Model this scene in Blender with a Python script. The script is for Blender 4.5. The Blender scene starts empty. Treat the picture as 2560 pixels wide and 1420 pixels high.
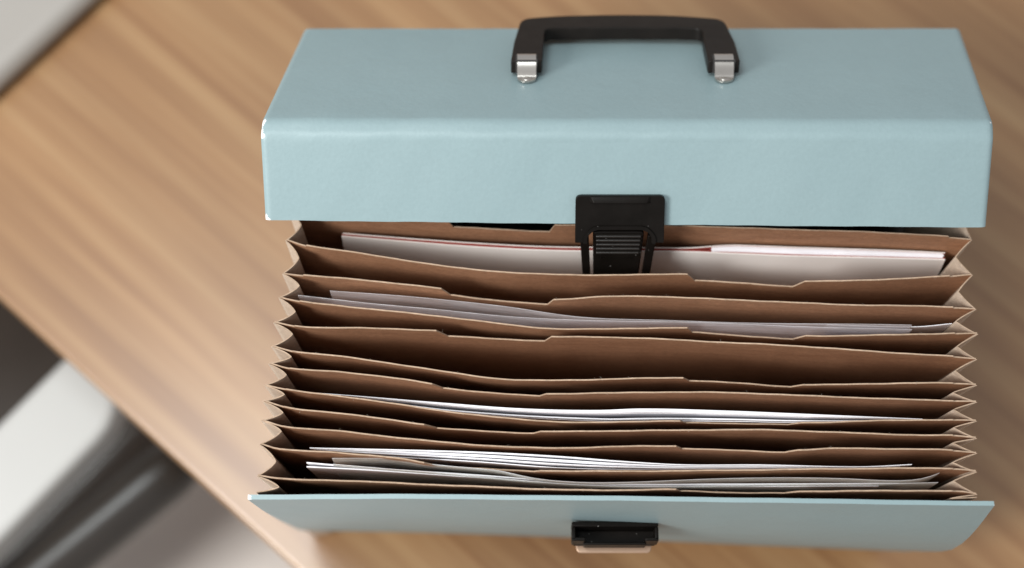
import bpy, bmesh, math, random
from mathutils import Vector, Matrix

random.seed(7)
scene = bpy.context.scene
COL = scene.collection
R = math.radians

# ------------------------------------------------------------------ camera
cam_data = bpy.data.cameras.new('camera')
cam = bpy.data.objects.new('camera', cam_data)
COL.objects.link(cam)
cam.location = (0, 0, 0.991)
cam.rotation_euler = (R(19), 0, 0)
cam_data.sensor_width = 36
cam_data.lens = 36 * 4200 / 2560
cam_data.clip_start = 0.01
cam_data.clip_end = 50
cam_data.dof.use_dof = True
cam_data.dof.focus_distance = 0.785
cam_data.dof.aperture_fstop = 3.2
scene.camera = cam

# ------------------------------------------------------------------ room light
world = bpy.data.worlds.new('World')
scene.world = world
world.use_nodes = True
bg = world.node_tree.nodes['Background']
bg.inputs['Color'].default_value = (0.98, 0.98, 1.0, 1)
bg.inputs['Strength'].default_value = 0.49

def area(name, loc, target, size_x, size_y, power, color):
    d = bpy.data.lights.new(name, 'AREA')
    d.shape = 'RECTANGLE'
    d.size, d.size_y, d.energy, d.color = size_x, size_y, power, color
    o = bpy.data.objects.new(name, d)
    COL.objects.link(o)
    o.location = loc
    o.rotation_euler = (Vector(target) - Vector(loc)).to_track_quat('-Z', 'Y').to_euler()
    return o

area('window_light', (-1.18, -0.38, 1.45), (-0.05, 0.22, 0.1), 0.6, 0.6, 37, (1.0, 0.98, 0.95))
area('overhead_sheen_light', (-0.43, 0.40, 1.9), (-0.15, 0.2, 0.0), 0.6, 0.6, 15, (0.93, 0.99, 1.0))  # unseen overhead lamp, added for the sheen on the desk

scene.view_settings.view_transform = 'Standard'
scene.view_settings.look = 'None'
scene.view_settings.exposure = 0
scene.view_settings.gamma = 1
scene.view_settings.use_curve_mapping = False
scene.render.engine = 'CYCLES'
scene.cycles.transparent_max_bounces = 16

DIVIDERS = [  # top edge (x, y) in mm, then the four x of the tab cut-out
    ([(-107.7, 298.4), (-54.0, 294.4), (-15.4, 291.9), (20.6, 290.1), (42.3, 289.9), (73.1, 289.7), (138.4, 287.6), (210.2, 284.1), (220.5, 283.1)], [-31.2, -28.5, 18.3, 20.6]),
    ([(-108.4, 282.9), (-98.7, 279.8), (-78.5, 276.6), (-53.5, 272.5), (-24.8, 268.0), (3.8, 265.4), (32.4, 264.6), (61.0, 264.8), (83.8, 265.0), (110.4, 263.2), (138.9, 261.4), (175.1, 262.4), (206.6, 264.0), (219.3, 265.2)], [83.6, 88.1, 135.4, 139.3]),
    ([(-109.2, 266.0), (-99.6, 264.6), (-72.3, 262.0), (-34.2, 257.8), (-7.6, 254.4), (19.5, 252.2), (41.7, 253.5), (64.5, 253.7), (89.1, 252.9), (117.5, 251.6), (155.2, 249.6), (208.2, 248.6), (219.5, 248.0)], [-33.6, -29.6, 17.1, 19.7]),
    ([(-110.4, 253.9), (-102.3, 251.8), (-79.5, 249.0), (-52.9, 246.0), (-24.5, 242.6), (3.8, 239.0), (22.6, 237.7), (41.4, 237.7), (60.3, 238.0), (82.5, 238.0), (109.2, 236.1), (137.3, 234.3), (173.1, 234.7), (207.0, 235.3), (219.3, 235.7)], [82.6, 86.0, 133.9, 138.1]),
    ([(-112.3, 241.4), (-102.2, 239.0), (-71.6, 238.0), (-35.8, 236.9), (-9.4, 235.1), (18.4, 233.7), (41.4, 233.5), (69.6, 232.7), (97.7, 231.2), (135.2, 229.0), (172.5, 226.3), (206.1, 224.3), (217.6, 223.3)], [-35.7, -30.5, 15.6, 18.6]),
    ([(-112.7, 229.6), (-103.2, 227.0), (-80.6, 224.3), (-52.4, 220.0), (-24.3, 215.5), (-5.6, 213.2), (9.3, 212.6), (41.0, 213.0), (59.7, 213.4), (79.8, 213.6), (106.3, 212.3), (135.1, 210.5), (171.4, 210.9), (205.0, 211.1), (216.5, 210.7)], [79.9, 83.6, 131.6, 135.5]),
    ([(-113.8, 221.2), (-103.7, 218.3), (-80.3, 216.5), (-52.2, 213.4), (-37.3, 210.9), (-11.2, 207.8), (15.8, 205.9), (40.9, 206.3), (68.8, 206.9), (96.7, 206.7), (133.8, 205.1), (170.9, 203.8), (206.1, 202.8), (215.8, 202.6)], [-37.2, -32.6, 13.0, 16.0]),
    ([(-115.1, 210.7), (-104.6, 208.2), (-79.9, 204.9), (-51.9, 200.7), (-24.1, 196.7), (3.7, 194.0), (31.4, 192.3), (59.2, 192.7), (77.7, 192.9), (105.4, 192.7), (133.1, 192.3), (170.1, 193.1), (203.5, 193.5), (214.9, 193.5)], [77.8, 81.5, 129.7, 133.6]),
    ([(-115.5, 203.0), (-106.6, 199.9), (-79.6, 196.7), (-51.8, 193.1), (-40.7, 191.4), (-14.8, 189.1), (12.9, 187.9), (40.6, 188.3), (77.5, 188.7), (114.4, 188.7), (151.3, 187.6), (188.1, 186.4), (204.7, 186.1), (214.2, 185.3)], [-40.6, -35.1, 10.2, 13.3]),
    ([(-115.6, 193.8), (-107.2, 191.0), (-79.4, 188.1), (-51.6, 184.9), (-14.7, 181.7), (22.1, 180.2), (49.7, 180.8), (75.4, 181.1), (104.8, 180.2), (131.1, 179.3), (150.8, 180.0), (178.4, 179.6), (202.3, 179.3), (213.6, 178.3)], [75.5, 79.2, 127.1, 131.5]),
    ([(-116.0, 182.5), (-108.5, 180.2), (-79.0, 178.1), (-51.4, 175.3), (-40.3, 173.3), (-14.7, 171.2), (12.8, 169.7), (40.3, 169.5), (76.9, 169.5), (113.5, 169.9), (150.2, 170.6), (201.5, 170.6), (212.8, 169.5)], [-40.3, -34.8, 10.1, 13.2]),
    ([(-116.5, 167.7), (-107.0, 166.0), (-78.6, 164.9), (-51.1, 163.8), (-14.6, 162.3), (12.8, 161.0), (40.1, 160.4), (74.8, 161.0), (104.0, 160.2), (130.4, 159.9), (167.8, 160.2), (204.3, 160.2), (212.0, 159.1)], [74.8, 77.8, 125.9, 130.7]),
]
VALLEY_LEFT = [(-101.6, 290.5), (-102.1, 273.5), (-101.3, 259.6), (-102.7, 246.6), (-103.5, 235.5), (-103.6, 224.3), (-105.5, 215.5), (-106.0, 206.1), (-106.3, 197.3), (-106.7, 188.5), (-108.6, 174.2), (-106.6, 161.7)]
VALLEY_RIGHT = [(212.4, 274.1), (212.1, 256.6), (209.7, 241.8), (209.2, 229.4), (207.4, 217.5), (205.3, 206.9), (205.0, 198.8), (204.3, 190.2), (203.3, 183.0), (202.5, 173.8), (202.1, 165.1), (199.8, 156.4)]
COVER_FRONT = (216, [(-83.9, 295.2), (-25.6, 292.7), (33.5, 289.8), (92.5, 287.2), (151.3, 284.3), (212.3, 281.0)])
COVER_BACK = (216, [(-83.5, 297.6), (-25.6, 294.8), (33.5, 291.9), (98.4, 290.2), (151.5, 288.7), (180.9, 287.7), (212.6, 285.0)])
BLOCK_BACK = (216, [(98.1, 290.0), (151.6, 288.5), (181.1, 287.4), (212.8, 284.9)])
SLEEVE_A = (232, [(-86.8, 257.9), (-53.4, 255.9), (-24.8, 252.9), (-5.7, 250.3), (32.3, 244.3), (79.7, 243.1), (136.5, 241.7), (189.5, 240.3)])
SLEEVE_B = (232, [(-102.0, 255.3), (-72.3, 251.9), (-34.2, 248.7), (3.8, 244.9), (41.7, 242.7), (98.6, 241.7), (189.4, 238.5)])
PAPER_A = (228, [(152.4, 242.2), (192.4, 241.2), (209.6, 242.8)])
STACK1_BACK = (230, [(-92.8, 208.1), (-71.2, 206.6), (-33.7, 203.5), (3.7, 200.6), (41.1, 199.6), (59.8, 200.2), (97.1, 199.2), (134.4, 197.7), (188.3, 195.6)])
STACK1_FRONT = (228, [(-90.2, 207.1), (-71.3, 204.8), (-33.7, 200.1), (3.7, 197.0), (41.1, 195.1), (78.5, 194.0), (132.6, 193.6), (200.9, 195.3)])
STACK2_BACK = (232, [(-91.9, 181.2), (-51.8, 180.4), (-14.8, 179.3), (22.2, 177.2), (49.8, 174.9), (77.4, 173.2), (114.3, 173.1), (160.3, 172.3), (184.3, 173.4)])
STACK2_FRONT = (230, [(-90.8, 180.9), (-70.4, 179.0), (-14.8, 175.4), (22.2, 172.4), (59.1, 171.6), (114.5, 171.8), (169.9, 172.4)])
SLEEVE_C = (230, [(-83.3, 176.7), (-51.8, 175.8), (-14.8, 172.6), (12.9, 167.5), (40.5, 166.0), (95.8, 166.6), (151.1, 167.3), (178.7, 166.9), (189.9, 168.1), (197.1, 170.5)])
SLEEVE_D = (228, [(-83.0, 174.9), (-51.8, 171.5), (-14.8, 168.1), (22.2, 165.5), (77.5, 164.4), (151.3, 164.6), (196.7, 166.4)])
CARD_A = (226, [(-95.7, 176.1), (-70.6, 173.9), (-14.8, 170.1), (40.7, 166.1), (96.2, 165.9), (179.6, 166.3)])
CARD_B = (226, [(-95.7, 174.4), (-70.5, 173.1), (-14.8, 169.3), (40.7, 165.6), (96.2, 165.2), (170.2, 165.4)])

# ------------------------------------------------------------------ materials
def new_mat(name):
    m = bpy.data.materials.new(name)
    m.use_nodes = True
    nt = m.node_tree
    return m, nt, nt.nodes['Principled BSDF']

def N(nt, kind, **kw):
    n = nt.nodes.new(kind)
    for k, v in kw.items():
        setattr(n, k, v)
    return n

def ramp(nt, src, stops):
    r = N(nt, 'ShaderNodeValToRGB')
    while len(r.color_ramp.elements) < len(stops):
        r.color_ramp.elements.new(0.5)
    for e, (p, c) in zip(r.color_ramp.elements, stops):
        e.position = p
        e.color = (*c, 1) if len(c) == 3 else c
    nt.links.new(src, r.inputs['Fac'])
    return r

def noise(nt, scale, detail=3, rough=0.55, stretch=None, coord='Object', dist=0.0):
    tc = N(nt, 'ShaderNodeTexCoord')
    n = N(nt, 'ShaderNodeTexNoise')
    n.inputs['Scale'].default_value = scale
    n.inputs['Detail'].default_value = detail
    n.inputs['Roughness'].default_value = rough
    n.inputs['Distortion'].default_value = dist
    if stretch:
        mp = N(nt, 'ShaderNodeMapping')
        mp.inputs['Scale'].default_value = stretch
        nt.links.new(tc.outputs[coord], mp.inputs['Vector'])
        nt.links.new(mp.outputs['Vector'], n.inputs['Vector'])
    else:
        nt.links.new(tc.outputs[coord], n.inputs['Vector'])
    return n.outputs['Fac']

def bump(nt, bsdf, src, strength, dist=0.001):
    b = N(nt, 'ShaderNodeBump')
    b.inputs['Strength'].default_value = strength
    b.inputs['Distance'].default_value = dist
    nt.links.new(src, b.inputs['Height'])
    prev = bsdf.inputs['Normal'].links
    if prev:
        nt.links.new(prev[0].from_socket, b.inputs['Normal'])
    nt.links.new(b.outputs['Normal'], bsdf.inputs['Normal'])

def mixc(nt, fac, a, b):
    m = N(nt, 'ShaderNodeMix', data_type='RGBA')
    for s, v in ((m.inputs['Factor'], fac), (m.inputs['A'], a), (m.inputs['B'], b)):
        if isinstance(v, bpy.types.NodeSocket):
            nt.links.new(v, s)
        elif isinstance(v, (int, float)):
            s.default_value = v
        else:
            s.default_value = (*v, 1)
    return m.outputs['Result']

# pale blue paper over board, faintly embossed, worn white where chips expose the board
M_BLUE, nt, b = new_mat('blue_board')
c1 = ramp(nt, noise(nt, 9, 3), [(0.3, (0.236, 0.325, 0.342)), (0.7, (0.256, 0.347, 0.363))]).outputs['Color']
mot = ramp(nt, noise(nt, 520, 3, 0.7), [(0.3, (0.97, 0.97, 0.97)), (0.7, (1.025, 1.025, 1.025))]).outputs['Color']
mm_ = N(nt, 'ShaderNodeMix', data_type='RGBA', blend_type='MULTIPLY')
mm_.inputs['Factor'].default_value = 1
nt.links.new(c1, mm_.inputs['A'])
nt.links.new(mot, mm_.inputs['B'])
c1 = mm_.outputs['Result']
wear_attr = N(nt, 'ShaderNodeAttribute', attribute_name='wear')
addn = N(nt, 'ShaderNodeMath', operation='MULTIPLY_ADD')
nt.links.new(noise(nt, 700, 4, 0.7), addn.inputs[0])
addn.inputs[1].default_value = 0.9
nt.links.new(wear_attr.outputs['Fac'], addn.inputs[2])
wr = ramp(nt, addn.outputs[0], [(0.98, (0, 0, 0)), (1.06, (1, 1, 1))]).outputs['Color']
scuff = ramp(nt, noise(nt, 60, 6, 0.75, (1, 6, 6)), [(0.70, (0, 0, 0)), (0.80, (0.16, 0.16, 0.16))]).outputs['Color']
c2 = mixc(nt, scuff, c1, (0.55, 0.66, 0.68))
nt.links.new(mixc(nt, wr, c2, (0.70, 0.71, 0.71)), b.inputs['Base Color'])
rr = N(nt, 'ShaderNodeMapRange')
nt.links.new(noise(nt, 26, 4), rr.inputs['Value'])
rr.inputs['To Min'].default_value = 0.36
rr.inputs['To Max'].default_value = 0.5
nt.links.new(rr.outputs['Result'], b.inputs['Roughness'])
b.inputs['Specular IOR Level'].default_value = 0.45
bump(nt, b, noise(nt, 560, 2, 0.5), 0.15, 0.0004)
bump(nt, b, noise(nt, 150, 3, 0.5), 0.11, 0.0007)
bump(nt, b, noise(nt, 22, 3, 0.5), 0.14, 0.004)

# kraft board, with soft horizontal fibre
def kraft(name, dark, light, rough=0.8):
    m, nt, b = new_mat(name)
    a = noise(nt, 55, 5, 0.65, (1, 4, 5))
    base = ramp(nt, a, [(0.28, dark), (0.72, light)]).outputs['Color']
    fine = ramp(nt, noise(nt, 420, 4, 0.75, (1, 2, 2.4)), [(0.3, (0.74, 0.74, 0.74)), (0.7, (1.18, 1.18, 1.18))]).outputs['Color']
    mul = N(nt, 'ShaderNodeMix', data_type='RGBA', blend_type='MULTIPLY')
    mul.inputs['Factor'].default_value = 1
    nt.links.new(base, mul.inputs['A'])
    nt.links.new(fine, mul.inputs['B'])
    nt.links.new(mul.outputs['Result'], b.inputs['Base Color'])
    b.inputs['Roughness'].default_value = rough
    b.inputs['Specular IOR Level'].default_value = 0.25
    bump(nt, b, noise(nt, 800, 3, 0.6), 0.3, 0.0004)
    return m
M_KRAFT = kraft('kraft_board', (0.315, 0.158, 0.084), (0.42, 0.224, 0.126))
M_KRAFT_EDGE = kraft('kraft_cut_edge', (0.34, 0.24, 0.165), (0.47, 0.345, 0.25))
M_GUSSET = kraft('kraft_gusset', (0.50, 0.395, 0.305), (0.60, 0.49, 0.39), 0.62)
M_FIBRE = kraft('paper_fibre', (0.62, 0.54, 0.45), (0.7, 0.62, 0.52))

def plain(name, color, rough=0.5, metal=0.0, var=0.06, scale=40, bmp=0.1):
    m, nt, b = new_mat(name)
    lo = tuple(max(0, c * (1 - var)) for c in color)
    hi = tuple(min(1, c * (1 + var)) for c in color)
    nt.links.new(ramp(nt, noise(nt, scale, 4), [(0.3, lo), (0.7, hi)]).outputs['Color'], b.inputs['Base Color'])
    b.inputs['Roughness'].default_value = rough
    b.inputs['Metallic'].default_value = metal
    if bmp:
        bump(nt, b, noise(nt, 600, 2), bmp, 0.0005)
    return m, nt, b

M_WHITE = plain('white_paper', (0.86, 0.86, 0.90), 0.7)[0]
M_COVER = plain('off_white_cover', (0.80, 0.765, 0.735), 0.42, var=0.03, bmp=0.05)[0]
M_COVER_EDGE = plain('cover_edge', (0.84, 0.81, 0.78), 0.6)[0]
M_RED = plain('dark_red_lining', (0.30, 0.045, 0.035), 0.55)[0]
M_NICKEL = plain('nickel', (0.60, 0.57, 0.53), 0.28, 1.0, bmp=0.03)[0]
M_TINTED_METAL = plain('reflection_tinted_plate', (0.50, 0.34, 0.24), 0.42, 0.55, bmp=0.05)[0]  # warm reflection of the wood painted into the metal's colour
M_LINING = plain('black_lining', (0.03, 0.028, 0.027), 0.8)[0]
M_RAIL = plain('dark_rail', (0.03, 0.025, 0.021), 0.3, scale=12, var=0.1, bmp=0.0)[0]
M_SEAT = plain('beige_seat', (0.62, 0.565, 0.52), 0.6, scale=9, var=0.06)[0]
M_STEEL = plain('grey_plastic', (0.33, 0.31, 0.285), 0.5, scale=8, var=0.03)[0]
M_FLOOR = plain('floor_vinyl', (0.84, 0.78, 0.72), 0.5, scale=3, var=0.08)[0]
M_PAD = plain('white_pad', (0.48, 0.48, 0.465), 0.5, scale=6, var=0.03)[0]
M_LEATHER = plain('dark_leather', (0.045, 0.036, 0.03), 0.24, scale=12, var=0.15, bmp=0.2)[0]

# black moulded plastic, with or without pale dust specks
def black(name, dusty, lo, hi, spec):
    m, nt, b = new_mat(name)
    base = ramp(nt, noise(nt, 60, 4), [(0.3, lo), (0.7, hi)]).outputs['Color']
    if dusty:
        tc = N(nt, 'ShaderNodeTexCoord')
        vor = N(nt, 'ShaderNodeTexVoronoi')
        vor.inputs['Scale'].default_value = 520
        nt.links.new(tc.outputs['Object'], vor.inputs['Vector'])
        near = ramp(nt, vor.outputs['Distance'], [(0.09, (1, 1, 1)), (0.16, (0, 0, 0))]).outputs['Color']
        pick = ramp(nt, vor.outputs['Color'], [(0.80, (0, 0, 0)), (0.84, (1, 1, 1))]).outputs['Color']
        mulm = N(nt, 'ShaderNodeMath', operation='MULTIPLY')
        nt.links.new(near, mulm.inputs[0])
        nt.links.new(pick, mulm.inputs[1])
        base = mixc(nt, mulm.outputs[0], base, (0.22, 0.21, 0.2))
    nt.links.new(base, b.inputs['Base Color'])
    rr = ramp(nt, noise(nt, 120, 4), [(0.3, (0.36, 0.36, 0.36)), (0.7, (0.48, 0.48, 0.48))])
    nt.links.new(rr.outputs['Color'], b.inputs['Roughness'])
    b.inputs['Specular IOR Level'].default_value = spec
    bump(nt, b, noise(nt, 1400, 2), 0.2, 0.0002)
    return m
M_BLACK = black('black_plastic', True, (0.0045, 0.0037, 0.003), (0.0075, 0.006, 0.005), 0.1)
M_RIDGE_LIT = black('ridge_plastic_lit', False, (0.012, 0.0105, 0.009), (0.02, 0.017, 0.015), 0.5)  # lighter black, painting highlights onto the lever's ridges
M_HANDLE = black('handle_plastic', False, (0.009, 0.0075, 0.0065), (0.013, 0.0105, 0.009), 0.15)

# milky translucent plastic film
def film(name, alpha, tint):
    m, nt, b = new_mat(name)
    b.inputs['Base Color'].default_value = (*tint, 1)
    b.inputs['Roughness'].default_value = 0.2
    b.inputs['Specular IOR Level'].default_value = 1.0
    a = ramp(nt, noise(nt, 40, 4, 0.6, (1, 3, 5)), [(0.3, (alpha - 0.1,) * 3), (0.7, (alpha + 0.12,) * 3)])
    nt.links.new(a.outputs['Color'], b.inputs['Alpha'])
    bump(nt, b, noise(nt, 45, 3, 0.6, (1, 3, 6)), 0.5, 0.002)
    b.inputs['Transmission Weight'].default_value = 0.0
    tr = N(nt, 'ShaderNodeBsdfTranslucent')
    tr.inputs['Color'].default_value = (*tint, 1)
    ms = N(nt, 'ShaderNodeMixShader')
    ms.inputs[0].default_value = 0.6
    tp = N(nt, 'ShaderNodeBsdfTransparent')
    m2 = N(nt, 'ShaderNodeMixShader')
    b.inputs['Alpha'].default_value = 1
    for l in list(b.inputs['Alpha'].links):
        nt.links.remove(l)
    nt.links.new(b.outputs[0], ms.inputs[1])
    nt.links.new(tr.outputs[0], ms.inputs[2])
    nt.links.new(a.outputs['Color'], m2.inputs[0])
    nt.links.new(tp.outputs[0], m2.inputs[1])
    nt.links.new(ms.outputs[0], m2.inputs[2])
    nt.links.new(m2.outputs[0], nt.nodes['Material Output'].inputs['Surface'])
    return m
M_FILM = film('clear_film', 0.44, (0.94, 0.94, 0.98))
M_FILM_EDGE = film('film_edge', 0.8, (0.9, 0.9, 0.92))
M_FILM_GREY = film('grey_film', 0.62, (0.92, 0.95, 0.93))

# oiled wood, grain along local X
M_WOOD, nt, b = new_mat('oiled_wood')
streak = noise(nt, 1.0, 5, 0.62, (2.0, 64, 20), dist=0.25)
fine = noise(nt, 1.0, 4, 0.6, (14, 420, 60))
broad = noise(nt, 1.0, 2, 0.5, (1.6, 14, 5))
s1 = ramp(nt, streak, [(0.28, (0.212, 0.095, 0.031)), (0.50, (0.300, 0.160, 0.064)), (0.74, (0.385, 0.235, 0.108))]).outputs['Color']
s2 = ramp(nt, broad, [(0.3, (0.86, 0.84, 0.82)), (0.7, (1.1, 1.1, 1.1))]).outputs['Color']
s3 = ramp(nt, fine, [(0.3, (0.95, 0.95, 0.95)), (0.7, (1.03, 1.03, 1.03))]).outputs['Color']
col = s1
for s in (s2, s3):
    mul = N(nt, 'ShaderNodeMix', data_type='RGBA', blend_type='MULTIPLY')
    mul.inputs['Factor'].default_value = 1
    nt.links.new(col, mul.inputs['A'])
    nt.links.new(s, mul.inputs['B'])
    col = mul.outputs['Result']
nt.links.new(col, b.inputs['Base Color'])
b.inputs['Roughness'].default_value = 0.45
b.inputs['Specular IOR Level'].default_value = 0.4
b.inputs['Coat Weight'].default_value = 0.8
b.inputs['Coat IOR'].default_value = 1.7
b.inputs['Coat Roughness'].default_value = 0.3
bump(nt, b, fine, 0.12, 0.0005)

# ------------------------------------------------------------------ mesh helpers
def link(o, parent=None):
    COL.objects.link(o)
    if parent:
        o.parent = parent
    return o

def mesh(name, verts, faces, mats, parent=None, idx=None, smooth=None):
    me = bpy.data.meshes.new(name)
    me.from_pydata([tuple(v) for v in verts], [], faces)
    for m in (mats if isinstance(mats, (list, tuple)) else [mats]):
        me.materials.append(m)
    if idx:
        me.polygons.foreach_set('material_index', idx)
    if smooth is True:
        me.polygons.foreach_set('use_smooth', [True] * len(faces))
    elif smooth:
        me.polygons.foreach_set('use_smooth', smooth)
    me.update()
    return link(bpy.data.objects.new(name, me), parent)

def thing(name, label, cat, loc, group=None):
    o = bpy.data.objects.new(name, None)
    o.empty_display_size = 0.02
    COL.objects.link(o)
    o.location = loc
    return tag(o, label, cat, group)

def tag(o, label, cat, group=None):
    o['label'], o['category'] = label, cat
    if group:
        o['group'] = group
    return o

def sheet(name, P, us, vs, thick, mats, parent=None, inner=None, origin=(0, 0, 0)):
    """Bent board of real thickness: P(u, v) is its mid surface, rims take mats[1]."""
    org = Vector(origin)
    nu, nv = len(us), len(vs)
    pts = [[Vector(P(u, v)) - org for v in vs] for u in us]
    nor = [[None] * nv for _ in range(nu)]
    for i in range(nu):
        for j in range(nv):
            du = pts[min(i + 1, nu - 1)][j] - pts[max(i - 1, 0)][j]
            dv = pts[i][min(j + 1, nv - 1)] - pts[i][max(j - 1, 0)]
            n = du.cross(dv)
            nor[i][j] = n.normalized() if n.length > 0 else Vector((0, -1, 0))
    verts, faces, idx, sm = [], [], [], []
    off = {}
    for side in (1, -1):
        off[side] = len(verts)
        for i in range(nu):
            for j in range(nv):
                verts.append(pts[i][j] + nor[i][j] * side * thick / 2)
    k = lambda side, i, j: off[side] + i * nv + j
    for i in range(nu - 1):
        for j in range(nv - 1):
            faces.append((k(1, i, j), k(1, i + 1, j), k(1, i + 1, j + 1), k(1, i, j + 1)))
            idx.append(2 if inner else 0); sm.append(True)
            faces.append((k(-1, i, j), k(-1, i, j + 1), k(-1, i + 1, j + 1), k(-1, i + 1, j)))
            idx.append(0); sm.append(True)
    ring = [(i, 0) for i in range(nu)] + [(nu - 1, j) for j in range(1, nv)] + \
           [(i, nv - 1) for i in range(nu - 2, -1, -1)] + [(0, j) for j in range(nv - 2, 0, -1)]
    start = len(verts)
    for i, j in ring:
        verts.append(verts[k(1, i, j)].copy())
        verts.append(verts[k(-1, i, j)].copy())
    L = len(ring)
    for q in range(L):
        a, c = start + 2 * q, start + 2 * ((q + 1) % L)
        faces.append((a, a + 1, c + 1, c)); idx.append(1); sm.append(False)
    ml = [mats[0], mats[1]] + ([inner] if inner else [])
    o = mesh(name, verts, faces, ml, parent, idx, sm)
    o.location = org
    return o

def interp(pts):
    """Smooth curve y(x) through points (cubic Hermite, finite-difference slopes)."""
    xs = [p[0] for p in pts]; ys = [p[1] for p in pts]
    n = len(xs)
    d = [(ys[i + 1] - ys[i]) / (xs[i + 1] - xs[i]) for i in range(n - 1)]
    m = [d[0]] + [(d[i - 1] + d[i]) / 2 if d[i - 1] * d[i] > 0 else (d[i - 1] + d[i]) / 4 for i in range(1, n - 1)] + [d[-1]]
    def f(x):
        if x <= xs[0]:
            return ys[0] + m[0] * (x - xs[0])
        if x >= xs[-1]:
            return ys[-1] + m[-1] * (x - xs[-1])
        i = max(j for j in range(n - 1) if xs[j] <= x)
        h = xs[i + 1] - xs[i]; t = (x - xs[i]) / h
        return ((2 * t**3 - 3 * t**2 + 1) * ys[i] + (t**3 - 2 * t**2 + t) * h * m[i]
                + (-2 * t**3 + 3 * t**2) * ys[i + 1] + (t**3 - t**2) * h * m[i + 1])
    return f

def lerp(a, b, t):
    return a + (b - a) * t

def wav(x, seed, amp):
    return amp * (math.sin(x * 90 + seed * 2.1) * 0.5 + math.sin(x * 233 + seed * 4.7) * 0.3 + math.sin(x * 611 + seed) * 0.2)

class MB:
    """Collects prisms in a local frame and links them as one bevelled mesh."""
    def __init__(self):
        self.bm = bmesh.new()
    def prism(self, poly, z0, z1):
        lo = [self.bm.verts.new((x, y, z0)) for x, y in poly]
        hi = [self.bm.verts.new((x, y, z1)) for x, y in poly]
        self.bm.faces.new(list(reversed(lo))); self.bm.faces.new(hi)
        n = len(poly)
        for i in range(n):
            self.bm.faces.new((lo[i], lo[(i + 1) % n], hi[(i + 1) % n], hi[i]))
        return self
    def box(self, x0, x1, y0, y1, z0, z1):
        return self.prism([(x0, y0), (x1, y0), (x1, y1), (x0, y1)], z0, z1)
    def hull8(self, pts):
        v = [self.bm.verts.new(p) for p in pts]
        for f in ((3, 2, 1, 0), (4, 5, 6, 7), (0, 1, 5, 4), (1, 2, 6, 5), (2, 3, 7, 6), (3, 0, 4, 7)):
            self.bm.faces.new([v[i] for i in f])
        return self
    def build(self, name, mat, parent, frame, bevel=0.0, seg=2):
        bmesh.ops.recalc_face_normals(self.bm, faces=self.bm.faces)
        me = bpy.data.meshes.new(name)
        self.bm.to_mesh(me); self.bm.free()
        me.materials.append(mat)
        o = link(bpy.data.objects.new(name, me), parent)
        o.matrix_basis = frame
        if parent:
            o.matrix_parent_inverse = Matrix.Identity(4)
            o.matrix_basis = PW(parent).inverted() @ frame
        if bevel:
            mod = o.modifiers.new('bevel', 'BEVEL')
            mod.width, mod.segments, mod.limit_method, mod.angle_limit = bevel, seg, 'ANGLE', R(35)
            for p in me.polygons:
                p.use_smooth = True
            try:
                me.set_sharp_from_angle(angle=R(50))
            except Exception:
                pass
            mod.harden_normals = False
        return o

def PW(o):
    """World matrix of a parent chain without waiting for the depsgraph."""
    m = o.matrix_basis.copy()
    p = o.parent
    while p:
        m = p.matrix_basis @ m
        p = p.parent
    return m

def frame(o, ex, ey):
    ex, ey = Vector(ex).normalized(), Vector(ey)
    ez = ex.cross(ey).normalized()
    ey = ez.cross(ex)
    m = Matrix((ex, ey, ez)).transposed().to_4x4()
    m.translation = Vector(o)
    return m

def round_poly(pts, radii, seg=5):
    out = []
    n = len(pts)
    for i, p in enumerate(pts):
        r = radii[i] if isinstance(radii, (list, tuple)) else radii
        p = Vector(p)
        if r <= 0:
            out.append(tuple(p)); continue
        a = (Vector(pts[i - 1]) - p); c = (Vector(pts[(i + 1) % n]) - p)
        ra = min(r, a.length * 0.49); rc = min(r, c.length * 0.49)
        pa, pc = p + a.normalized() * ra, p + c.normalized() * rc
        for k in range(seg + 1):
            t = k / seg
            q = pa * (1 - t)**2 + p * 2 * t * (1 - t) + pc * t * t
            out.append(tuple(q))
    return out

# ------------------------------------------------------------------ setting: floor and desk
E1 = Vector((0.751, -0.660, 0)).normalized()      # along the desk's near edge
E2 = Vector((0.660, 0.751, 0)).normalized()       # across the desk

fl = mesh('floor', [(-4, -3, -0.74), (4, -3, -0.74), (4, 5, -0.74), (-4, 5, -0.74)], [(0, 1, 2, 3)], M_FLOOR)
fl['kind'] = 'structure'

desk_corner = Vector((-0.3185, 0.332, 0)) - E1 * 0.42
desk = thing('desk', 'brown wooden desk with slanting grain that the file box stands on', 'desk', desk_corner + Vector((0, 0, -0.74)))
DF = frame(desk_corner, E1, E2)
mb = MB().prism(round_poly([(0, 0), (1.6, 0), (1.6, 0.85), (0, 0.85)], 0.006, 3), -0.024, 0.0)
mb.build('table_top', M_WOOD, desk, DF, 0.0025, 3)
for lx, ly in ((0.5, 0.42), (1.45, 0.06), (0.5, 0.75), (1.45, 0.75)):
    MB().box(lx, lx + 0.05, ly, ly + 0.05, -0.74, -0.0245).build('leg', M_WOOD, desk, DF, 0.003)

# ------------------------------------------------------------------ expanding file box
Y0 = Vector((0.05, 0.23, 0.0))
box = thing('expanding_file_box', 'pale blue expanding file box with brown pleated pockets and open lid', 'file box', Y0)
PO = Y0  # parts are modelled in world coordinates about this point

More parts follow.
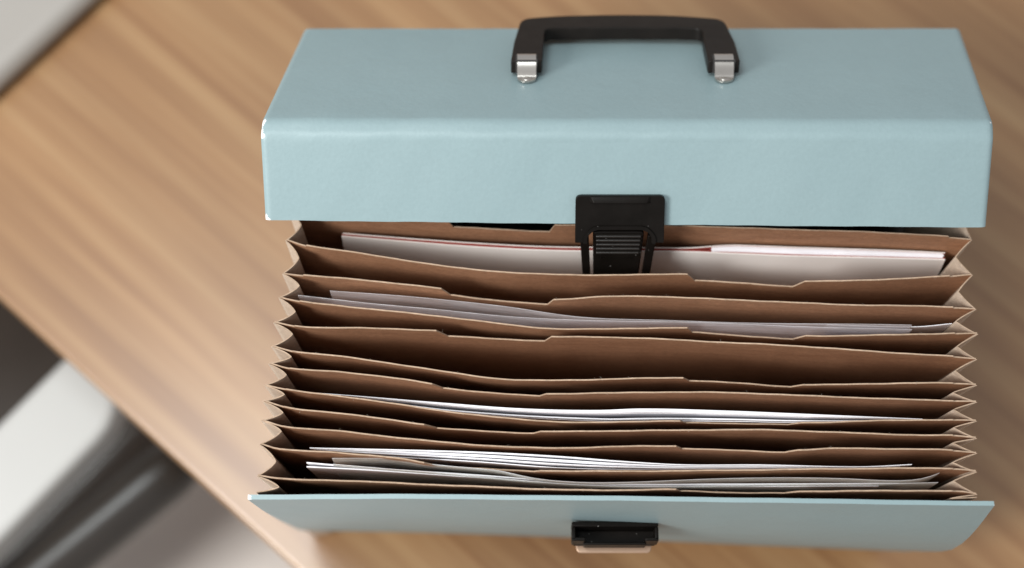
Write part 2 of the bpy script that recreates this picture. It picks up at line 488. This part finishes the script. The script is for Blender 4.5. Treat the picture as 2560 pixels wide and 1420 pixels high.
NDIV = len(DIVIDERS)
Z_TOP = 0.236
Z_BOT = 0.006
def y_bottom(i, x):
    return (0.296 if i == 0 else 0.289) - i * (0.289 - 0.187) / (NDIV - 1) - (x - 0.05) * 0.03
TOPS = []
for pts, cut in DIVIDERS:
    TOPS.append(interp([(a / 1000, b / 1000) for a, b in pts]))
def y_div(i, x, z):
    t = (Z_TOP - z) / (Z_TOP - Z_BOT)
    t = min(max(t, 0), 1)
    t = t ** 0.9
    return lerp(TOPS[i](x), y_bottom(i, x), t)

def vrows(n, p=2.0):
    return [(k / (n - 1)) ** p for k in range(n)]

for i, (pts, cut) in enumerate(DIVIDERS):
    xl, xr = pts[0][0] / 1000, pts[-1][0] / 1000
    c = [q / 1000 for q in cut]
    xs = [xl + (xr - xl) * k / 110 for k in range(111)]
    tl, tr = xl + 0.0095, xr - 0.0105
    special = [tl, tl + 0.0004, tr, tr - 0.0004] + c
    for q in (c[1], c[2]):
        special += [q - 0.0007, q + 0.0007]
    xs = sorted([x for x in xs if all(abs(x - s) > 0.0009 for s in special)] + special)
    dep = 0.0105 + random.uniform(-0.0006, 0.0006)
    def ztop(x, c=c, tl=tl, tr=tr, dep=dep, i=i):
        z = Z_TOP
        if x <= tl or x >= tr:
            z -= 0.0016
        if c[0] < x < c[3]:
            if x < c[1]:
                z -= dep * (x - c[0]) / (c[1] - c[0])
            elif x > c[2]:
                z -= dep * (c[3] - x) / (c[3] - c[2])
            else:
                z -= dep
        return z + wav(x, i * 3.3, 0.00012) + random.uniform(-0.00006, 0.00006)
    zt = {x: ztop(x) for x in xs}
    def P(x, v, i=i, zt=zt):
        z = lerp(zt[x], Z_BOT, v)
        return (x, y_div(i, x, z) + wav(x * 0.6, i * 1.7 + z * 9, 0.00025), z)
    d = sheet('divider', P, xs, vrows(16), 0.00065, (M_KRAFT, M_KRAFT_EDGE), box)
    d.location = -PO
    # loose paper fibres standing off the cut edge
    fv, ff = [], []
    for k in range(70):
        x = random.uniform(xl + 0.012, xr - 0.012)
        xn = min(xs, key=lambda q: abs(q - x))
        p = Vector(P(xn, 0)); p.x = x
        ln = random.choice((0.0004, 0.0005, 0.0007, 0.0011)) * random.uniform(0.7, 1.3)
        dr = Vector((random.uniform(-1, 1), random.uniform(-0.9, 0.9), random.uniform(0.1, 1))).normalized()
        bend = Vector((random.uniform(-1, 1), random.uniform(-1, 1), 0)) * ln * 0.4
        r = 0.00003
        for s in range(4):
            q = p + dr * ln * s / 3 + bend * (s / 3) ** 2
            for a in range(3):
                fv.append(q + Vector((math.cos(a * 2.094), math.sin(a * 2.094), 0.4 * math.sin(a))) * r)
        b0 = len(fv) - 12
        for s in range(3):
            for a in range(3):
                ff.append((b0 + s * 3 + a, b0 + s * 3 + (a + 1) % 3, b0 + s * 3 + 3 + (a + 1) % 3, b0 + s * 3 + 3 + a))
    fo = mesh('edge_fibres', fv, ff, M_FIBRE, d)
    fo['kind'] = 'stuff'

# ---- pleated side gussets
def gusset(side):
    s = 0 if side < 0 else -1
    tips = [(p[s][0] / 1000, p[s][1] / 1000) for p, c in DIVIDERS]
    val = [(a / 1000, b / 1000) for a, b in (VALLEY_LEFT if side < 0 else VALLEY_RIGHT)]
    # knots: (x, y, z top, y bottom, rounding)
    knots = []
    xb = -0.108 if side < 0 else 0.224
    knots.append((xb, 0.398, 0.196, 0.294, 0))
    knots.append((tips[0][0] - side * 0.008, tips[0][1] + 0.045, 0.226, 0.292, 1))
    for i in range(NDIV):
        knots.append((tips[i][0] + side * 0.0004, tips[i][1] - 0.0002, Z_TOP - 0.0018, y_bottom(i, tips[i][0]), 0))
        if i < NDIV - 1:
            knots.append((val[i][0], val[i][1], Z_TOP - 0.0014, (y_bottom(i, tips[i][0]) + y_bottom(i + 1, tips[i][0])) / 2, 1))
    knots.append((val[-1][0], val[-1][1] + 0.0006, Z_TOP - 0.0015, 0.184, 1))
    knots.append((tips[-1][0] + side * 0.0005, (0.1602 if side < 0 else 0.1578), Z_TOP - 0.003, 0.182, 0))
    top, bot = [], []
    n = len(knots)
    for i in range(n - 1):
        a, c = knots[i], knots[i + 1]
        for k in range(9):
            if i and k == 0:
                continue
            t = k / 8
            # rounded at valleys, sharp at tips
            q = 0.55 if side < 0 else 0.25
            if a[4] and not c[4]:
                w = t * t * q + t * (1 - q)
            elif c[4] and not a[4]:
                w = 1 - ((1 - t) ** 2 * q + (1 - t) * (1 - q))
            else:
                w = t
            x = lerp(a[0], c[0], w)
            y = lerp(a[1], c[1], t)
            top.append(Vector((x, y, lerp(a[2], c[2], t))))
            bot.append(Vector((x, lerp(a[3], c[3], t), Z_BOT)))
    us = list(range(len(top)))
    def P(u, v):
        return top[u].lerp(bot[u], v)
    g = sheet('side_gusset', P, us, vrows(10), 0.00048, (M_GUSSET, M_KRAFT_EDGE), box)
    g.location = -PO
    return g
gl = gusset(-1); gl['label'] = 'pleated brown gusset on the left side, lit from outside'
gr = gusset(1); gr['label'] = 'pleated brown gusset on the right side with pale inner faces'

# ---- front panel, bottom panel, back panel, lid (board covered in pale blue paper)
def wear(o, spots):
    a = o.data.attributes.new('wear', 'FLOAT', 'POINT')
    vals = []
    for v in o.data.vertices:
        w = 0
        for p, r in spots:
            d = (v.co - Vector(p)).length
            w = max(w, 1 - d / r)
        vals.append(max(0, w))
    a.data.foreach_set('value', vals)

rim = interp([(-0.1203, 0.1572), (-0.051, 0.1576), (0.0492, 0.1568), (0.1311, 0.1555), (0.2193, 0.1544)])
prof_left = interp([(0, 0), (0.01, 0.0009), (0.03, 0.0028), (0.05, 0.0048), (0.10, 0.0105), (0.156, 0.0175), (0.20, 0.0235), (0.216, 0.0275), (0.226, 0.032), (0.232, 0.038)])
prof_right = interp([(0, 0), (0.01, -0.0014), (0.03, -0.0042), (0.06, -0.0064), (0.08, -0.0058), (0.10, -0.0032), (0.15, 0.0058), (0.20, 0.0152), (0.216, 0.021), (0.226, 0.029), (0.232, 0.038)])
PANEL_ROWS = [0, 0.002, 0.005, 0.01, 0.02, 0.03, 0.045, 0.06, 0.08, 0.10, 0.125, 0.156, 0.18, 0.20, 0.21, 0.218, 0.226, 0.232]
def pf(t, x):
    w = (x + 0.1203) / 0.3396
    return lerp(prof_left(t), prof_right(t), w)
def fine(lo, hi, n, ends=0.003):
    return [lo, lo + ends * 0.3, lo + ends] + [lerp(lo + ends, hi - ends, k / n) for k in range(1, n)] + [hi - ends, hi - ends * 0.3, hi]
us = fine(-0.1203, 0.2193, 60)
fp = sheet('front_panel', lambda x, t: (x, rim(x) + pf(t, x) + wav(x * 0.3, 5 + t * 4, 0.0002) * (1 - t / 0.24), Z_TOP - t),
           us, PANEL_ROWS, 0.0022, (M_BLUE, M_BLUE), box, inner=M_LINING)
fp.location = -PO
wear(fp, [((-0.1203, 0.1572, 0.236), 0.004), ((0.2193, 0.1544, 0.236), 0.002)])
bp = MB().box(-0.118, 0.218, 0.196, 0.296, 0.0012, 0.0034)
bp.build('bottom_panel', M_BLUE, box, Matrix.Identity(4), 0.0004)
bk = sheet('back_panel', lambda x, t: (x + t * 0.006, lerp(0.297, 0.4108, t), lerp(0.004, 0.2035, t)),
           [-0.113 + 0.34 * k / 20 for k in range(21)], [k / 8 for k in range(9)], 0.0022, (M_BLUE, M_BLUE), box, inner=M_LINING)
bk.location = -PO

# lid: back edge, top face, two creases, front flap; left and right profiles
def v3(*a):
    return Vector(a)
LP = [v3(-0.1074, 0.4102, 0.2058), v3(-0.1160, 0.3279, 0.2726), v3(-0.1164, 0.3203, 0.2727), v3(-0.1161, 0.2884, 0.2474)]
RP = [v3(0.2326, 0.4102, 0.2058), v3(0.2240, 0.3274, 0.2724), v3(0.2237, 0.3200, 0.2725), v3(0.2239, 0.2851, 0.2463)]
def lid_profile(p):
    out = []
    def seg(a, c, ts):
        for t in ts:
            out.append(a.lerp(c, t))
    def corner(a, p_, c, ra, rc, n=6):
        qa = p_ + (a - p_).normalized() * ra
        qc = p_ + (c - p_).normalized() * rc
        for k in range(n + 1):
            t = k / n
            out.append(qa * (1 - t)**2 + p_ * 2 * t * (1 - t) + qc * t * t)
    seg(p[0], p[1], (0, 0.004, 0.03, 0.15, 0.3, 0.45, 0.6, 0.75, 0.88))
    corner(p[0], p[1], p[2], 0.0026, 0.0026)
    corner(p[1], p[2], p[3], 0.0026, 0.0030)
    seg(p[2], p[3], (0.16, 0.3, 0.45, 0.6, 0.75, 0.88, 0.95, 0.985, 1.0))
    return out
lp, rp = lid_profile(LP), lid_profile(RP)
us = [0, 0.001, 0.0025, 0.0045, 0.0075, 0.012] + [lerp(0.012, 0.988, k / 70) for k in range(1, 70)] + [0.988, 0.9925, 0.9955, 0.9975, 0.999, 1]
def PL(u, j):
    p = lp[j].lerp(rp[j], u)
    w = wav(u * 0.34, 2 + j * 0.13, 0.00025)
    e = max(0.0, 0.0016 - min(u, 1 - u) * 0.34) / 0.0016          # wrapped edge rolls over
    k = lp[min(j + 1, len(lp) - 1)] - lp[max(j - 1, 0)]
    p = p - Vector((0, k.z, -k.y)).normalized() * (0.0009 * e * e)
    # each face dishes very slightly
    return p + Vector((0, 0, w - 0.0006 * math.sin(math.pi * u) * (1 if j > 20 else 0.4)))
lid = sheet('lid', PL, us, list(range(len(lp))), 0.0021, (M_BLUE, M_BLUE), box, inner=M_LINING)
lid.location = -PO
wear(lid, [(LP[1].lerp(LP[2], t), 0.0019 + 0.0008 * (t in (0.0, 1.0))) for t in (0.0, 0.25, 0.5, 0.75, 1.0)]
     + [((-0.1161, 0.2884, 0.2474), 0.0042), ((-0.1161, 0.2895, 0.2482), 0.0026), ((0.2240, 0.3274, 0.2730), 0.0018), ((-0.1162, 0.305, 0.2605), 0.0018)])
# ---- handle lying back on the lid's top face
es = (v3(0.0626, 0.4102, 0.2058) - v3(0.0539, 0.3277, 0.2726)).normalized()
LF = frame(v3(0.0539, 0.3277, 0.2726), (1, 0, 0), es)       # x right, y towards the hinge, z out of the lid
LO = 0.00105                                                  # board surface
HF = LF @ Matrix.Translation((0, 0.047, LO + 0.0002)) @ Matrix.Rotation(R(1.5), 4, 'X')
def hpoly():
    # U outline in the handle plane, feet at y = 0, bar far away
    pts = [(-0.0545, 0.0), (-0.0528, 0.022), (-0.0492, 0.0490), (-0.030, 0.0525), (0.0, 0.0540), (0.030, 0.0530), (0.0545, 0.0485),
           (0.0572, 0.022), (0.0575, 0.0), (0.0420, 0.0), (0.0420, 0.024), (0.0425, 0.0370), (0.030, 0.0380), (0.0, 0.0382), (-0.026, 0.0380), (-0.0372, 0.0370), (-0.0380, 0.024), (-0.0392, 0.0)]
    rad = [0.001, 0, 0.006, 0.01, 0.012, 0.01, 0.006, 0, 0.001, 0.001, 0, 0.004, 0, 0, 0, 0.004, 0, 0.001]
    return round_poly(pts, rad)
hm = MB().prism(hpoly(), 0.0016, 0.0086)
handle = hm.build('handle', M_HANDLE, box, HF, 0.0015, 4)
handle['label'] = 'black plastic carrying handle folded back over the hinge'
for cx in (-0.0467, 0.0498):
    # dark slot in the end of the handle leg
    MB().box(cx - 0.0054, cx + 0.0054, -0.0006, 0.0058, 0.0022, 0.0089).build('slot', M_LINING, handle, HF)
    # nickel strap: out of the slot, over and down to the lid, ending in a round tongue
    path = [(0.0052, 0.0092), (0.003, 0.0094), (0.0008, 0.0088), (-0.0008, 0.0074), (-0.0018, 0.0056), (-0.0025, 0.0038), (-0.0031, 0.0022), (-0.0038, 0.0013), (-0.0050, 0.0010), (-0.0064, 0.0010), (-0.0075, 0.0010), (-0.0081, 0.0010)]
    half = [0.0046] * 7 + [0.0046, 0.0045, 0.0038, 0.0025, 0.0010]
    c3 = [(cx, y, z, h) for (y, z), h in zip(path, half)]
    def PS(u, j, c3=c3):
        x, y, z, h = c3[j]
        return HF @ Vector((x + u * h, y, z))
    st = sheet('strap', PS, [-1, -0.9, -0.5, 0, 0.5, 0.9, 1], list(range(len(c3))), 0.0009, (M_NICKEL, M_NICKEL), handle)
    st.matrix_basis = PW(handle).inverted()
    # dome rivet
    rv, rf = [], []
    for k in range(6):
        a = k / 5 * math.pi / 2
        for q in range(20):
            b_ = q / 20 * 2 * math.pi
            rv.append(HF @ Vector((cx + 0.0027 * math.cos(a) * math.cos(b_), -0.0052 + 0.0020 * math.cos(a) * math.sin(b_), 0.0013 + 0.0008 * math.sin(a))))
    for k in range(5):
        for q in range(20):
            rf.append((k * 20 + q, k * 20 + (q + 1) % 20, (k + 1) * 20 + (q + 1) % 20, (k + 1) * 20 + q))
    ro = mesh('rivet', rv, rf, M_NICKEL, st, smooth=True)
    ro.matrix_basis = Matrix.Identity(4)

# ---- clasp hanging on the front flap
fd = (v3(0, 0.2868, 0.2468) - v3(0, 0.32015, 0.2726)).normalized()
CF = frame(v3(0.0509, 0.2868, 0.2468), (1, 0, 0), -fd)      # y up the flap, z out of it
mm = 0.001
outline = [(-21, 14.5), (21, 14.5), (21, -8.6), (15.2, -8.6), (15.2, -5.5), (12.0, -2.2), (-12.0, -2.2), (-15.2, -5.5), (-15.2, -8.6), (-21, -8.6)]
outline = round_poly([(x * mm, y * mm) for x, y in outline][::-1], [0.0005, 0.0003, 0.002, 0.002, 0.002, 0.002, 0.0003, 0.0005, 0.0026, 0.0026])
clasp = MB().prism(outline, 0.0012, 0.0040).build('clasp_plate', M_BLACK, box, CF, 0.0007, 3)
clasp['label'] = 'black plastic clasp plate at the middle of the lid flap'
MB().hull8([(-14.5 * mm, 11.0 * mm, 0.0038), (14.5 * mm, 11.0 * mm, 0.0038), (14.5 * mm, 14.3 * mm, 0.0038), (-14.5 * mm, 14.3 * mm, 0.0038),
            (-12.4 * mm, 11.4 * mm, 0.0058), (12.4 * mm, 11.4 * mm, 0.0058), (13.6 * mm, 14.2 * mm, 0.0044), (-13.6 * mm, 14.2 * mm, 0.0044)]).build('top_ridge', M_BLACK, clasp, CF, 0.00025)
# raised rim round the arch
def arch(off):
    pts = [(15.2 + off, -8.7), (15.2 + off, -5.0), (11.6 + off * 0.5, -2.0 + off), (-11.6 - off * 0.5, -2.0 + off), (-15.2 - off, -5.0), (-15.2 - off, -8.7)]
    return round_poly([(x * mm, y * mm) for x, y in pts], [0, 0.003, 0.003, 0.003, 0.003, 0])
ar = MB()
ai, ao = arch(0.15), arch(1.9)
for k in range(len(ai) - 1):
    q = [ai[k], ai[k + 1], ao[k + 1], ao[k]]
    ar.prism(q, 0.0039, 0.0049)
bmesh.ops.remove_doubles(ar.bm, verts=ar.bm.verts, dist=1e-6)
ar.build('arch_rim', M_BLACK, clasp, CF, 0.0)
# lever: hangs more steeply, behind the first divider's edge
ld = v3(0, -0.0118, -0.0262).normalized()
VF = frame(v3(0.0505, 0.2838, 0.2462), (1, 0, 0), -ld)
lev = round_poly([(-12.2 * mm, 0), (-11.0 * mm, -31 * mm), (11.0 * mm, -31 * mm), (12.2 * mm, 0)][::1], [0.0022, 0.002, 0.002, 0.0022])
lever = MB().prism(lev, -0.0008, 0.0018).build('clasp_lever', M_BLACK, box, VF, 0.0007, 3)
for k in range(5):
    yy = (-2.2 - 2.75 * k) * mm
    hw = (10.7 - 0.12 * k) * mm
    MB().prism(round_poly([(-hw, yy - 0.00055), (hw, yy - 0.00055), (hw, yy + 0.00055), (-hw, yy + 0.00055)], 0.0005, 3), 0.0016, 0.0030).build('grip_ridge', M_RIDGE_LIT, lever, VF, 0.0003)
em = MB()
em.box(-8.0 * mm, -7.4 * mm, -18.6 * mm, -16.4 * mm, 0.0017, 0.0022)
em.box(-7.2 * mm, 7.6 * mm, -18.1 * mm, -17.7 * mm, 0.0017, 0.0021)
x = -6.6
while x < 7:
    w = random.uniform(0.5, 1.1)
    em.box(x * mm, (x + w * 0.6) * mm, -17.8 * mm, (-17.4 + random.uniform(0, 0.6)) * mm, 0.0017, 0.0021)
    x += w + random.uniform(0.15, 0.4)
em.build('embossed_line', M_BLACK, lever, VF)
for sx in (-1, 1):
    c0, c1 = sx * 16.2, sx * 14.4
    MB().prism([((c0 - 2.0) * mm, -4 * mm), ((c1 - 1.7) * mm, -32 * mm), ((c1 + 2.2) * mm, -32 * mm), ((c0 + 2.2) * mm, -4 * mm)], -0.0022, 0.0004).build('bail_arm', M_BLACK, lever, VF, 0.0004)

# ---- catch on the front panel
zc = 0.191
BF = frame(v3(0.0495, rim(0.052) + pf(0.236 - zc, 0.052) - 0.0012, zc), (1, 0, 0), (0, 0, 1))  # x right, y up, z towards the viewer
cb = MB()
W = 0.0208
cb.box(-W, W, -0.012, 0.0, 0.0, 0.0024)                 # plate on the board
cb.box(-W, -W + 0.0018, -0.012, -0.0004, 0.0024, 0.0088)
cb.box(W - 0.0018, W, -0.012, -0.0004, 0.0024, 0.0088)
cb.box(-W, -0.0142, -0.012, -0.0004, 0.0074, 0.0092)
cb.box(0.0142, W, -0.012, -0.0004, 0.0074, 0.0092)
cb.box(-0.0150, 0.0150, -0.012, -0.0035, 0.0093, 0.0106)
cb.box(-W + 0.001, W - 0.001, -0.0135, -0.0115, 0.0022, 0.0094)
catch = cb.build('catch', M_BLACK, fp, BF, 0.0005)
catch['label'] = 'black plastic catch with a reflection-tinted metal plate on the front panel'
metal_lip = MB().prism(round_poly([(-W + 0.0006, 0), (W - 0.0006, 0), (W - 0.003, 0.0124), (-W + 0.003, 0.0124)], [0, 0, 0.002, 0.002]), 0.0150, 0.0165)
metal_lip.build('reflection_tinted_plate', M_TINTED_METAL, fp, BF @ Matrix.Rotation(R(90), 4, 'X') @ Matrix.Diagonal((1, 1, 1, 1)), 0.0004)

# ------------------------------------------------------------------ contents of the pockets
def slot(i, top, ztop):
    """Fraction between divider i and i+1 at which the thing's top edge stands."""
    f = interp([(a / 1000, b / 1000) for a, b in top])
    def frac(x):
        a, c = y_div(i, x, ztop), y_div(i + 1, x, ztop)
        return min(max((f(x) - a) / (c - a), 0.06), 0.94)
    return frac

def leaf(name, i, spec, z_bot, thick, mats, parent=None, origin=(0, 0, 0), x0=None, x1=None, frac=None, inner=None, nx=64, dz=0.0, jig=0.0, tilt=0.0, back=0.0, lean=0.0):
    zt = spec[0] / 1000 + dz
    fr = frac or slot(i, spec[1], zt)
    a = spec[1][0][0] / 1000 if x0 is None else x0
    c = spec[1][-1][0] / 1000 if x1 is None else x1
    org = Vector(origin)
    sd = random.random() * 10
    def P(x, v):
        z = lerp(zt + tilt * (x - a) + wav(x, sd, 0.00008), z_bot, v)
        f = min(fr(x) + lean * (1 - math.exp(-v * 6)), 0.96)
        y = lerp(y_div(i, x, z), y_div(i + 1, x, z), f) + back + jig * math.sin(x * 40 + sd) * (1 - v)
        return Vector((x, y, z))
    o = sheet(name, P, [lerp(a, c, k / nx) for k in range(nx + 1)], vrows(12), thick, mats, parent, inner=inner, origin=(0, 0, 0))
    o.location = -org if parent else (0, 0, 0)
    return o

# white report cover with red lining and a paper block at its right end
fo_ = v3(0.06, 0.285, 0.008)
rep = thing('report_folder', 'off-white report cover with dark red lining under the lid flap', 'folder', fo_)
fc0 = slot(0, COVER_FRONT[1], 0.216)
fc = lambda x: max(fc0(x), 0.27)
leaf('front_cover', 0, COVER_FRONT, 0.008, 0.0007, (M_COVER, M_COVER_EDGE), rep, fo_, frac=fc, lean=0.42)
leaf('cover_lining', 0, COVER_FRONT, 0.008, 0.0008, (M_RED, M_RED), rep, fo_, frac=fc, back=0.00085, dz=-0.0004, lean=0.42)
kb0 = slot(0, COVER_BACK[1], 0.2165)
def kb(x):
    w = min(max((x - 0.082) / 0.03, 0), 1)
    return fc(x) - lerp(0.075, 0.18, w * w * (3 - 2 * w))
leaf('back_cover', 0, COVER_BACK, 0.008, 0.0007, (M_RED, M_COVER_EDGE), rep, fo_, frac=kb, back=0.0, lean=0.42)
gap = lambda x, t: lerp(kb(x), fc(x), t)
for q in range(9):
    t = 0.10 + 0.62 * q / 8
    leaf('sheet', 0, BLOCK_BACK, 0.009, 0.00042, (M_WHITE, M_WHITE), rep, fo_, x0=0.0981, x1=0.2118 + random.uniform(-0.0006, 0.0002),
         frac=lambda x, t=t: gap(x, t), nx=30, dz=random.uniform(-0.0003, 0.0001), lean=0.42)

# clear sleeves in the third pocket
sa = leaf('plastic_sleeve', 2, SLEEVE_A, 0.009, 0.00022, (M_FILM, M_FILM_EDGE), jig=0.0005, lean=0.3)
tag(sa, 'clear plastic sleeve, rear one of the pair below the white report cover', 'plastic sleeve', 'clear sleeves in the upper pocket')
sb = leaf('plastic_sleeve', 2, SLEEVE_B, 0.009, 0.00022, (M_FILM, M_FILM_EDGE), jig=0.0004, lean=0.18)
tag(sb, 'clear plastic sleeve reaching furthest left, front one of the upper pair', 'plastic sleeve', 'clear sleeves in the upper pocket')
po = v3(0.18, 0.242, 0.009)
ps = leaf('paper_sheet', 2, PAPER_A, 0.01, 0.0003, (M_WHITE, M_WHITE), x0=0.150, nx=24)
tag(ps, 'white paper sheet curling up at the right end of the upper sleeves', 'paper')

def stack(label, i, back, front, plan, org, ends):
    """plan: (place between back and front edge, height offset in mm) for every sheet."""
    t = thing('paper_stack', label, 'paper stack', org, 'loose paper stacks in the pockets')
    fb, ff = slot(i, back[1], back[0] / 1000), slot(i, front[1], front[0] / 1000)
    ph = random.random() * 6
    for w, dzmm in plan:
        z = lerp(back[0], front[0], w)
        x0 = lerp(back[1][0][0], front[1][0][0], w) / 1000 + random.uniform(-0.002, 0.003)
        x1 = lerp(ends[0], ends[1], w) / 1000 + random.uniform(-0.003, 0.001)
        am = random.uniform(0.0, 0.02)
        leaf('sheet', i, (z, back[1]), 0.009, 0.00034, (M_WHITE, M_WHITE), t, org, x0=x0, x1=x1,
             frac=lambda x, w=w, am=am: min(max(lerp(fb(x), ff(x), w) + am * math.sin(x * 22 + ph), 0.05), 0.95),
             dz=dzmm / 1000 + random.uniform(-0.0003, 0.0003))
    return t
stack('stack of white papers in the pocket at mid height of the file box', 6, STACK1_BACK, STACK1_FRONT,
      [(0, 0), (0.07, 0.3), (0.14, -0.2), (0.22, 0.1), (0.30, -1.4), (0.74, -2.6), (0.82, -2.0), (0.95, -3.2)], v3(0.05, 0.2, 0.009), (190, 196))
stack('stack of bluish white papers near the front, its right corner bent up', 9, STACK2_BACK, STACK2_FRONT,
      [(0, 0), (0.05, -1.2), (0.30, -0.6), (0.36, -0.9), (0.44, -1.8), (0.66, -1.0), (0.72, -1.6), (0.96, -3.5)], v3(0.05, 0.178, 0.009), (184, 170))

# grey sleeves with white cards in the pocket nearest the front
sc = leaf('plastic_sleeve', 10, SLEEVE_C, 0.009, 0.00025, (M_FILM_GREY, M_FILM_EDGE), jig=0.0007, lean=0.3)
tag(sc, 'crumpled greyish plastic sleeve nearest the front panel, its right corner turned up', 'plastic sleeve', 'grey sleeves in the front pocket')
sd_ = leaf('plastic_sleeve', 10, SLEEVE_D, 0.009, 0.00025, (M_FILM_GREY, M_FILM_EDGE), jig=0.0006, lean=0.25)
tag(sd_, 'greyish plastic sleeve lying in front of the crumpled one, with white cards behind it', 'plastic sleeve', 'grey sleeves in the front pocket')
ca = leaf('white_card', 10, CARD_A, 0.009, 0.0006, (M_WHITE, M_WHITE), dz=-0.002)
tag(ca, 'thin white card sticking out left of the grey sleeves, rear of two', 'card', 'white cards in the grey sleeves')
cb_ = leaf('white_card', 10, CARD_B, 0.009, 0.0006, (M_WHITE, M_WHITE), dz=-0.003)
tag(cb_, 'thin white card sticking out left of the grey sleeves, front of two', 'card', 'white cards in the grey sleeves')

# ------------------------------------------------------------------ things at the frame's edge
# pale flat case lying on the desk, top left
KF = frame(Vector((-0.3319, 0.4674, 0)) , E1, E2)
case = MB().prism(round_poly([(-0.34, -0.15), (0.0, -0.15), (0.0, 0.24), (-0.34, 0.24)], 0.014, 4), 0.001, 0.022).build('flat_case', M_STEEL, None, KF, 0.010, 5)
tag(case, 'pale grey flat case on the desk, cut off by the top left corner', 'case')

# chair below the desk edge: white arm pad, dark rail, added shadow panel and seat
ch = thing('chair', 'blurred chair with white arm pad, dark rail and added beige seat below the desk edge', 'chair', (-0.35, 0.3, -0.74))
AF = frame((-0.290, 0.232, -0.10), E2, -E1)      # x along the arm towards the desk, y away from the frame's centre
pad = MB().prism(round_poly([(-0.30, 0.012), (0.066, 0.012), (0.082, 0.070), (-0.30, 0.070)], [0, 0.032, 0.012, 0]), -0.035, 0.0)
pad.build('arm_pad', M_PAD, ch, AF, 0.014, 5)
MB().box(-0.2, -0.17, 0.018, 0.048, -0.55, -0.036).build('arm_post', M_LEATHER, ch, AF, 0.004)
# dark glossy rail beside the pad
ra, rb = v3(-0.3101, 0.1975, -0.16), v3(-0.2348, 0.2633, -0.16)
rd = (rb - ra).normalized()
ra, rb = ra - rd * 0.22, rb + rd * 0.02
rs = rd.cross(v3(0, 0, 1))
tv, tf = [], []
for k in range(13):
    t = k / 12
    rr_ = 0.0215 * (1 if k < 12 else 0.7)
    for q in range(24):
        an = q / 24 * 2 * math.pi
        tv.append(ra.lerp(rb, t) + rs * math.cos(an) * rr_ + v3(0, 0, 1) * math.sin(an) * rr_ - v3(*ch.location))
for k in range(12):
    for q in range(24):
        tf.append((k * 24 + q, k * 24 + (q + 1) % 24, (k + 1) * 24 + (q + 1) % 24, (k + 1) * 24 + q))
tf += [tuple(range(23, -1, -1)), tuple(range(12 * 24, 13 * 24))]
mesh('arm_rail', tv, tf, M_RAIL, ch, smooth=True)
SF = frame((-0.340, 0.232, -0.29), E2, -E1)
side = MB().prism(round_poly([(-0.42, 0.0), (0.25, 0.0), (0.25, 0.55), (-0.42, 0.55)], 0.04), -0.09, 0.0)
side.build('shadow_panel', M_LEATHER, ch, SF, 0.028, 6)  # dark panel added to stand in for floor lying in shadow
seat = MB().prism(round_poly([(-0.30, -0.46), (0.22, -0.46), (0.22, -0.012), (-0.30, -0.012)], 0.04), -0.06, -0.02)
seat.build('seat', M_SEAT, ch, SF, 0.015, 4)  # added above floor level so this area catches more light
for a, c in ((-0.36, 0.06), (0.18, 0.06), (-0.26, -0.42), (0.15, -0.42)):
    MB().box(a, a + 0.035, c, c + 0.035, -0.45, -0.088).build('leg', M_LEATHER, ch, SF, 0.003)
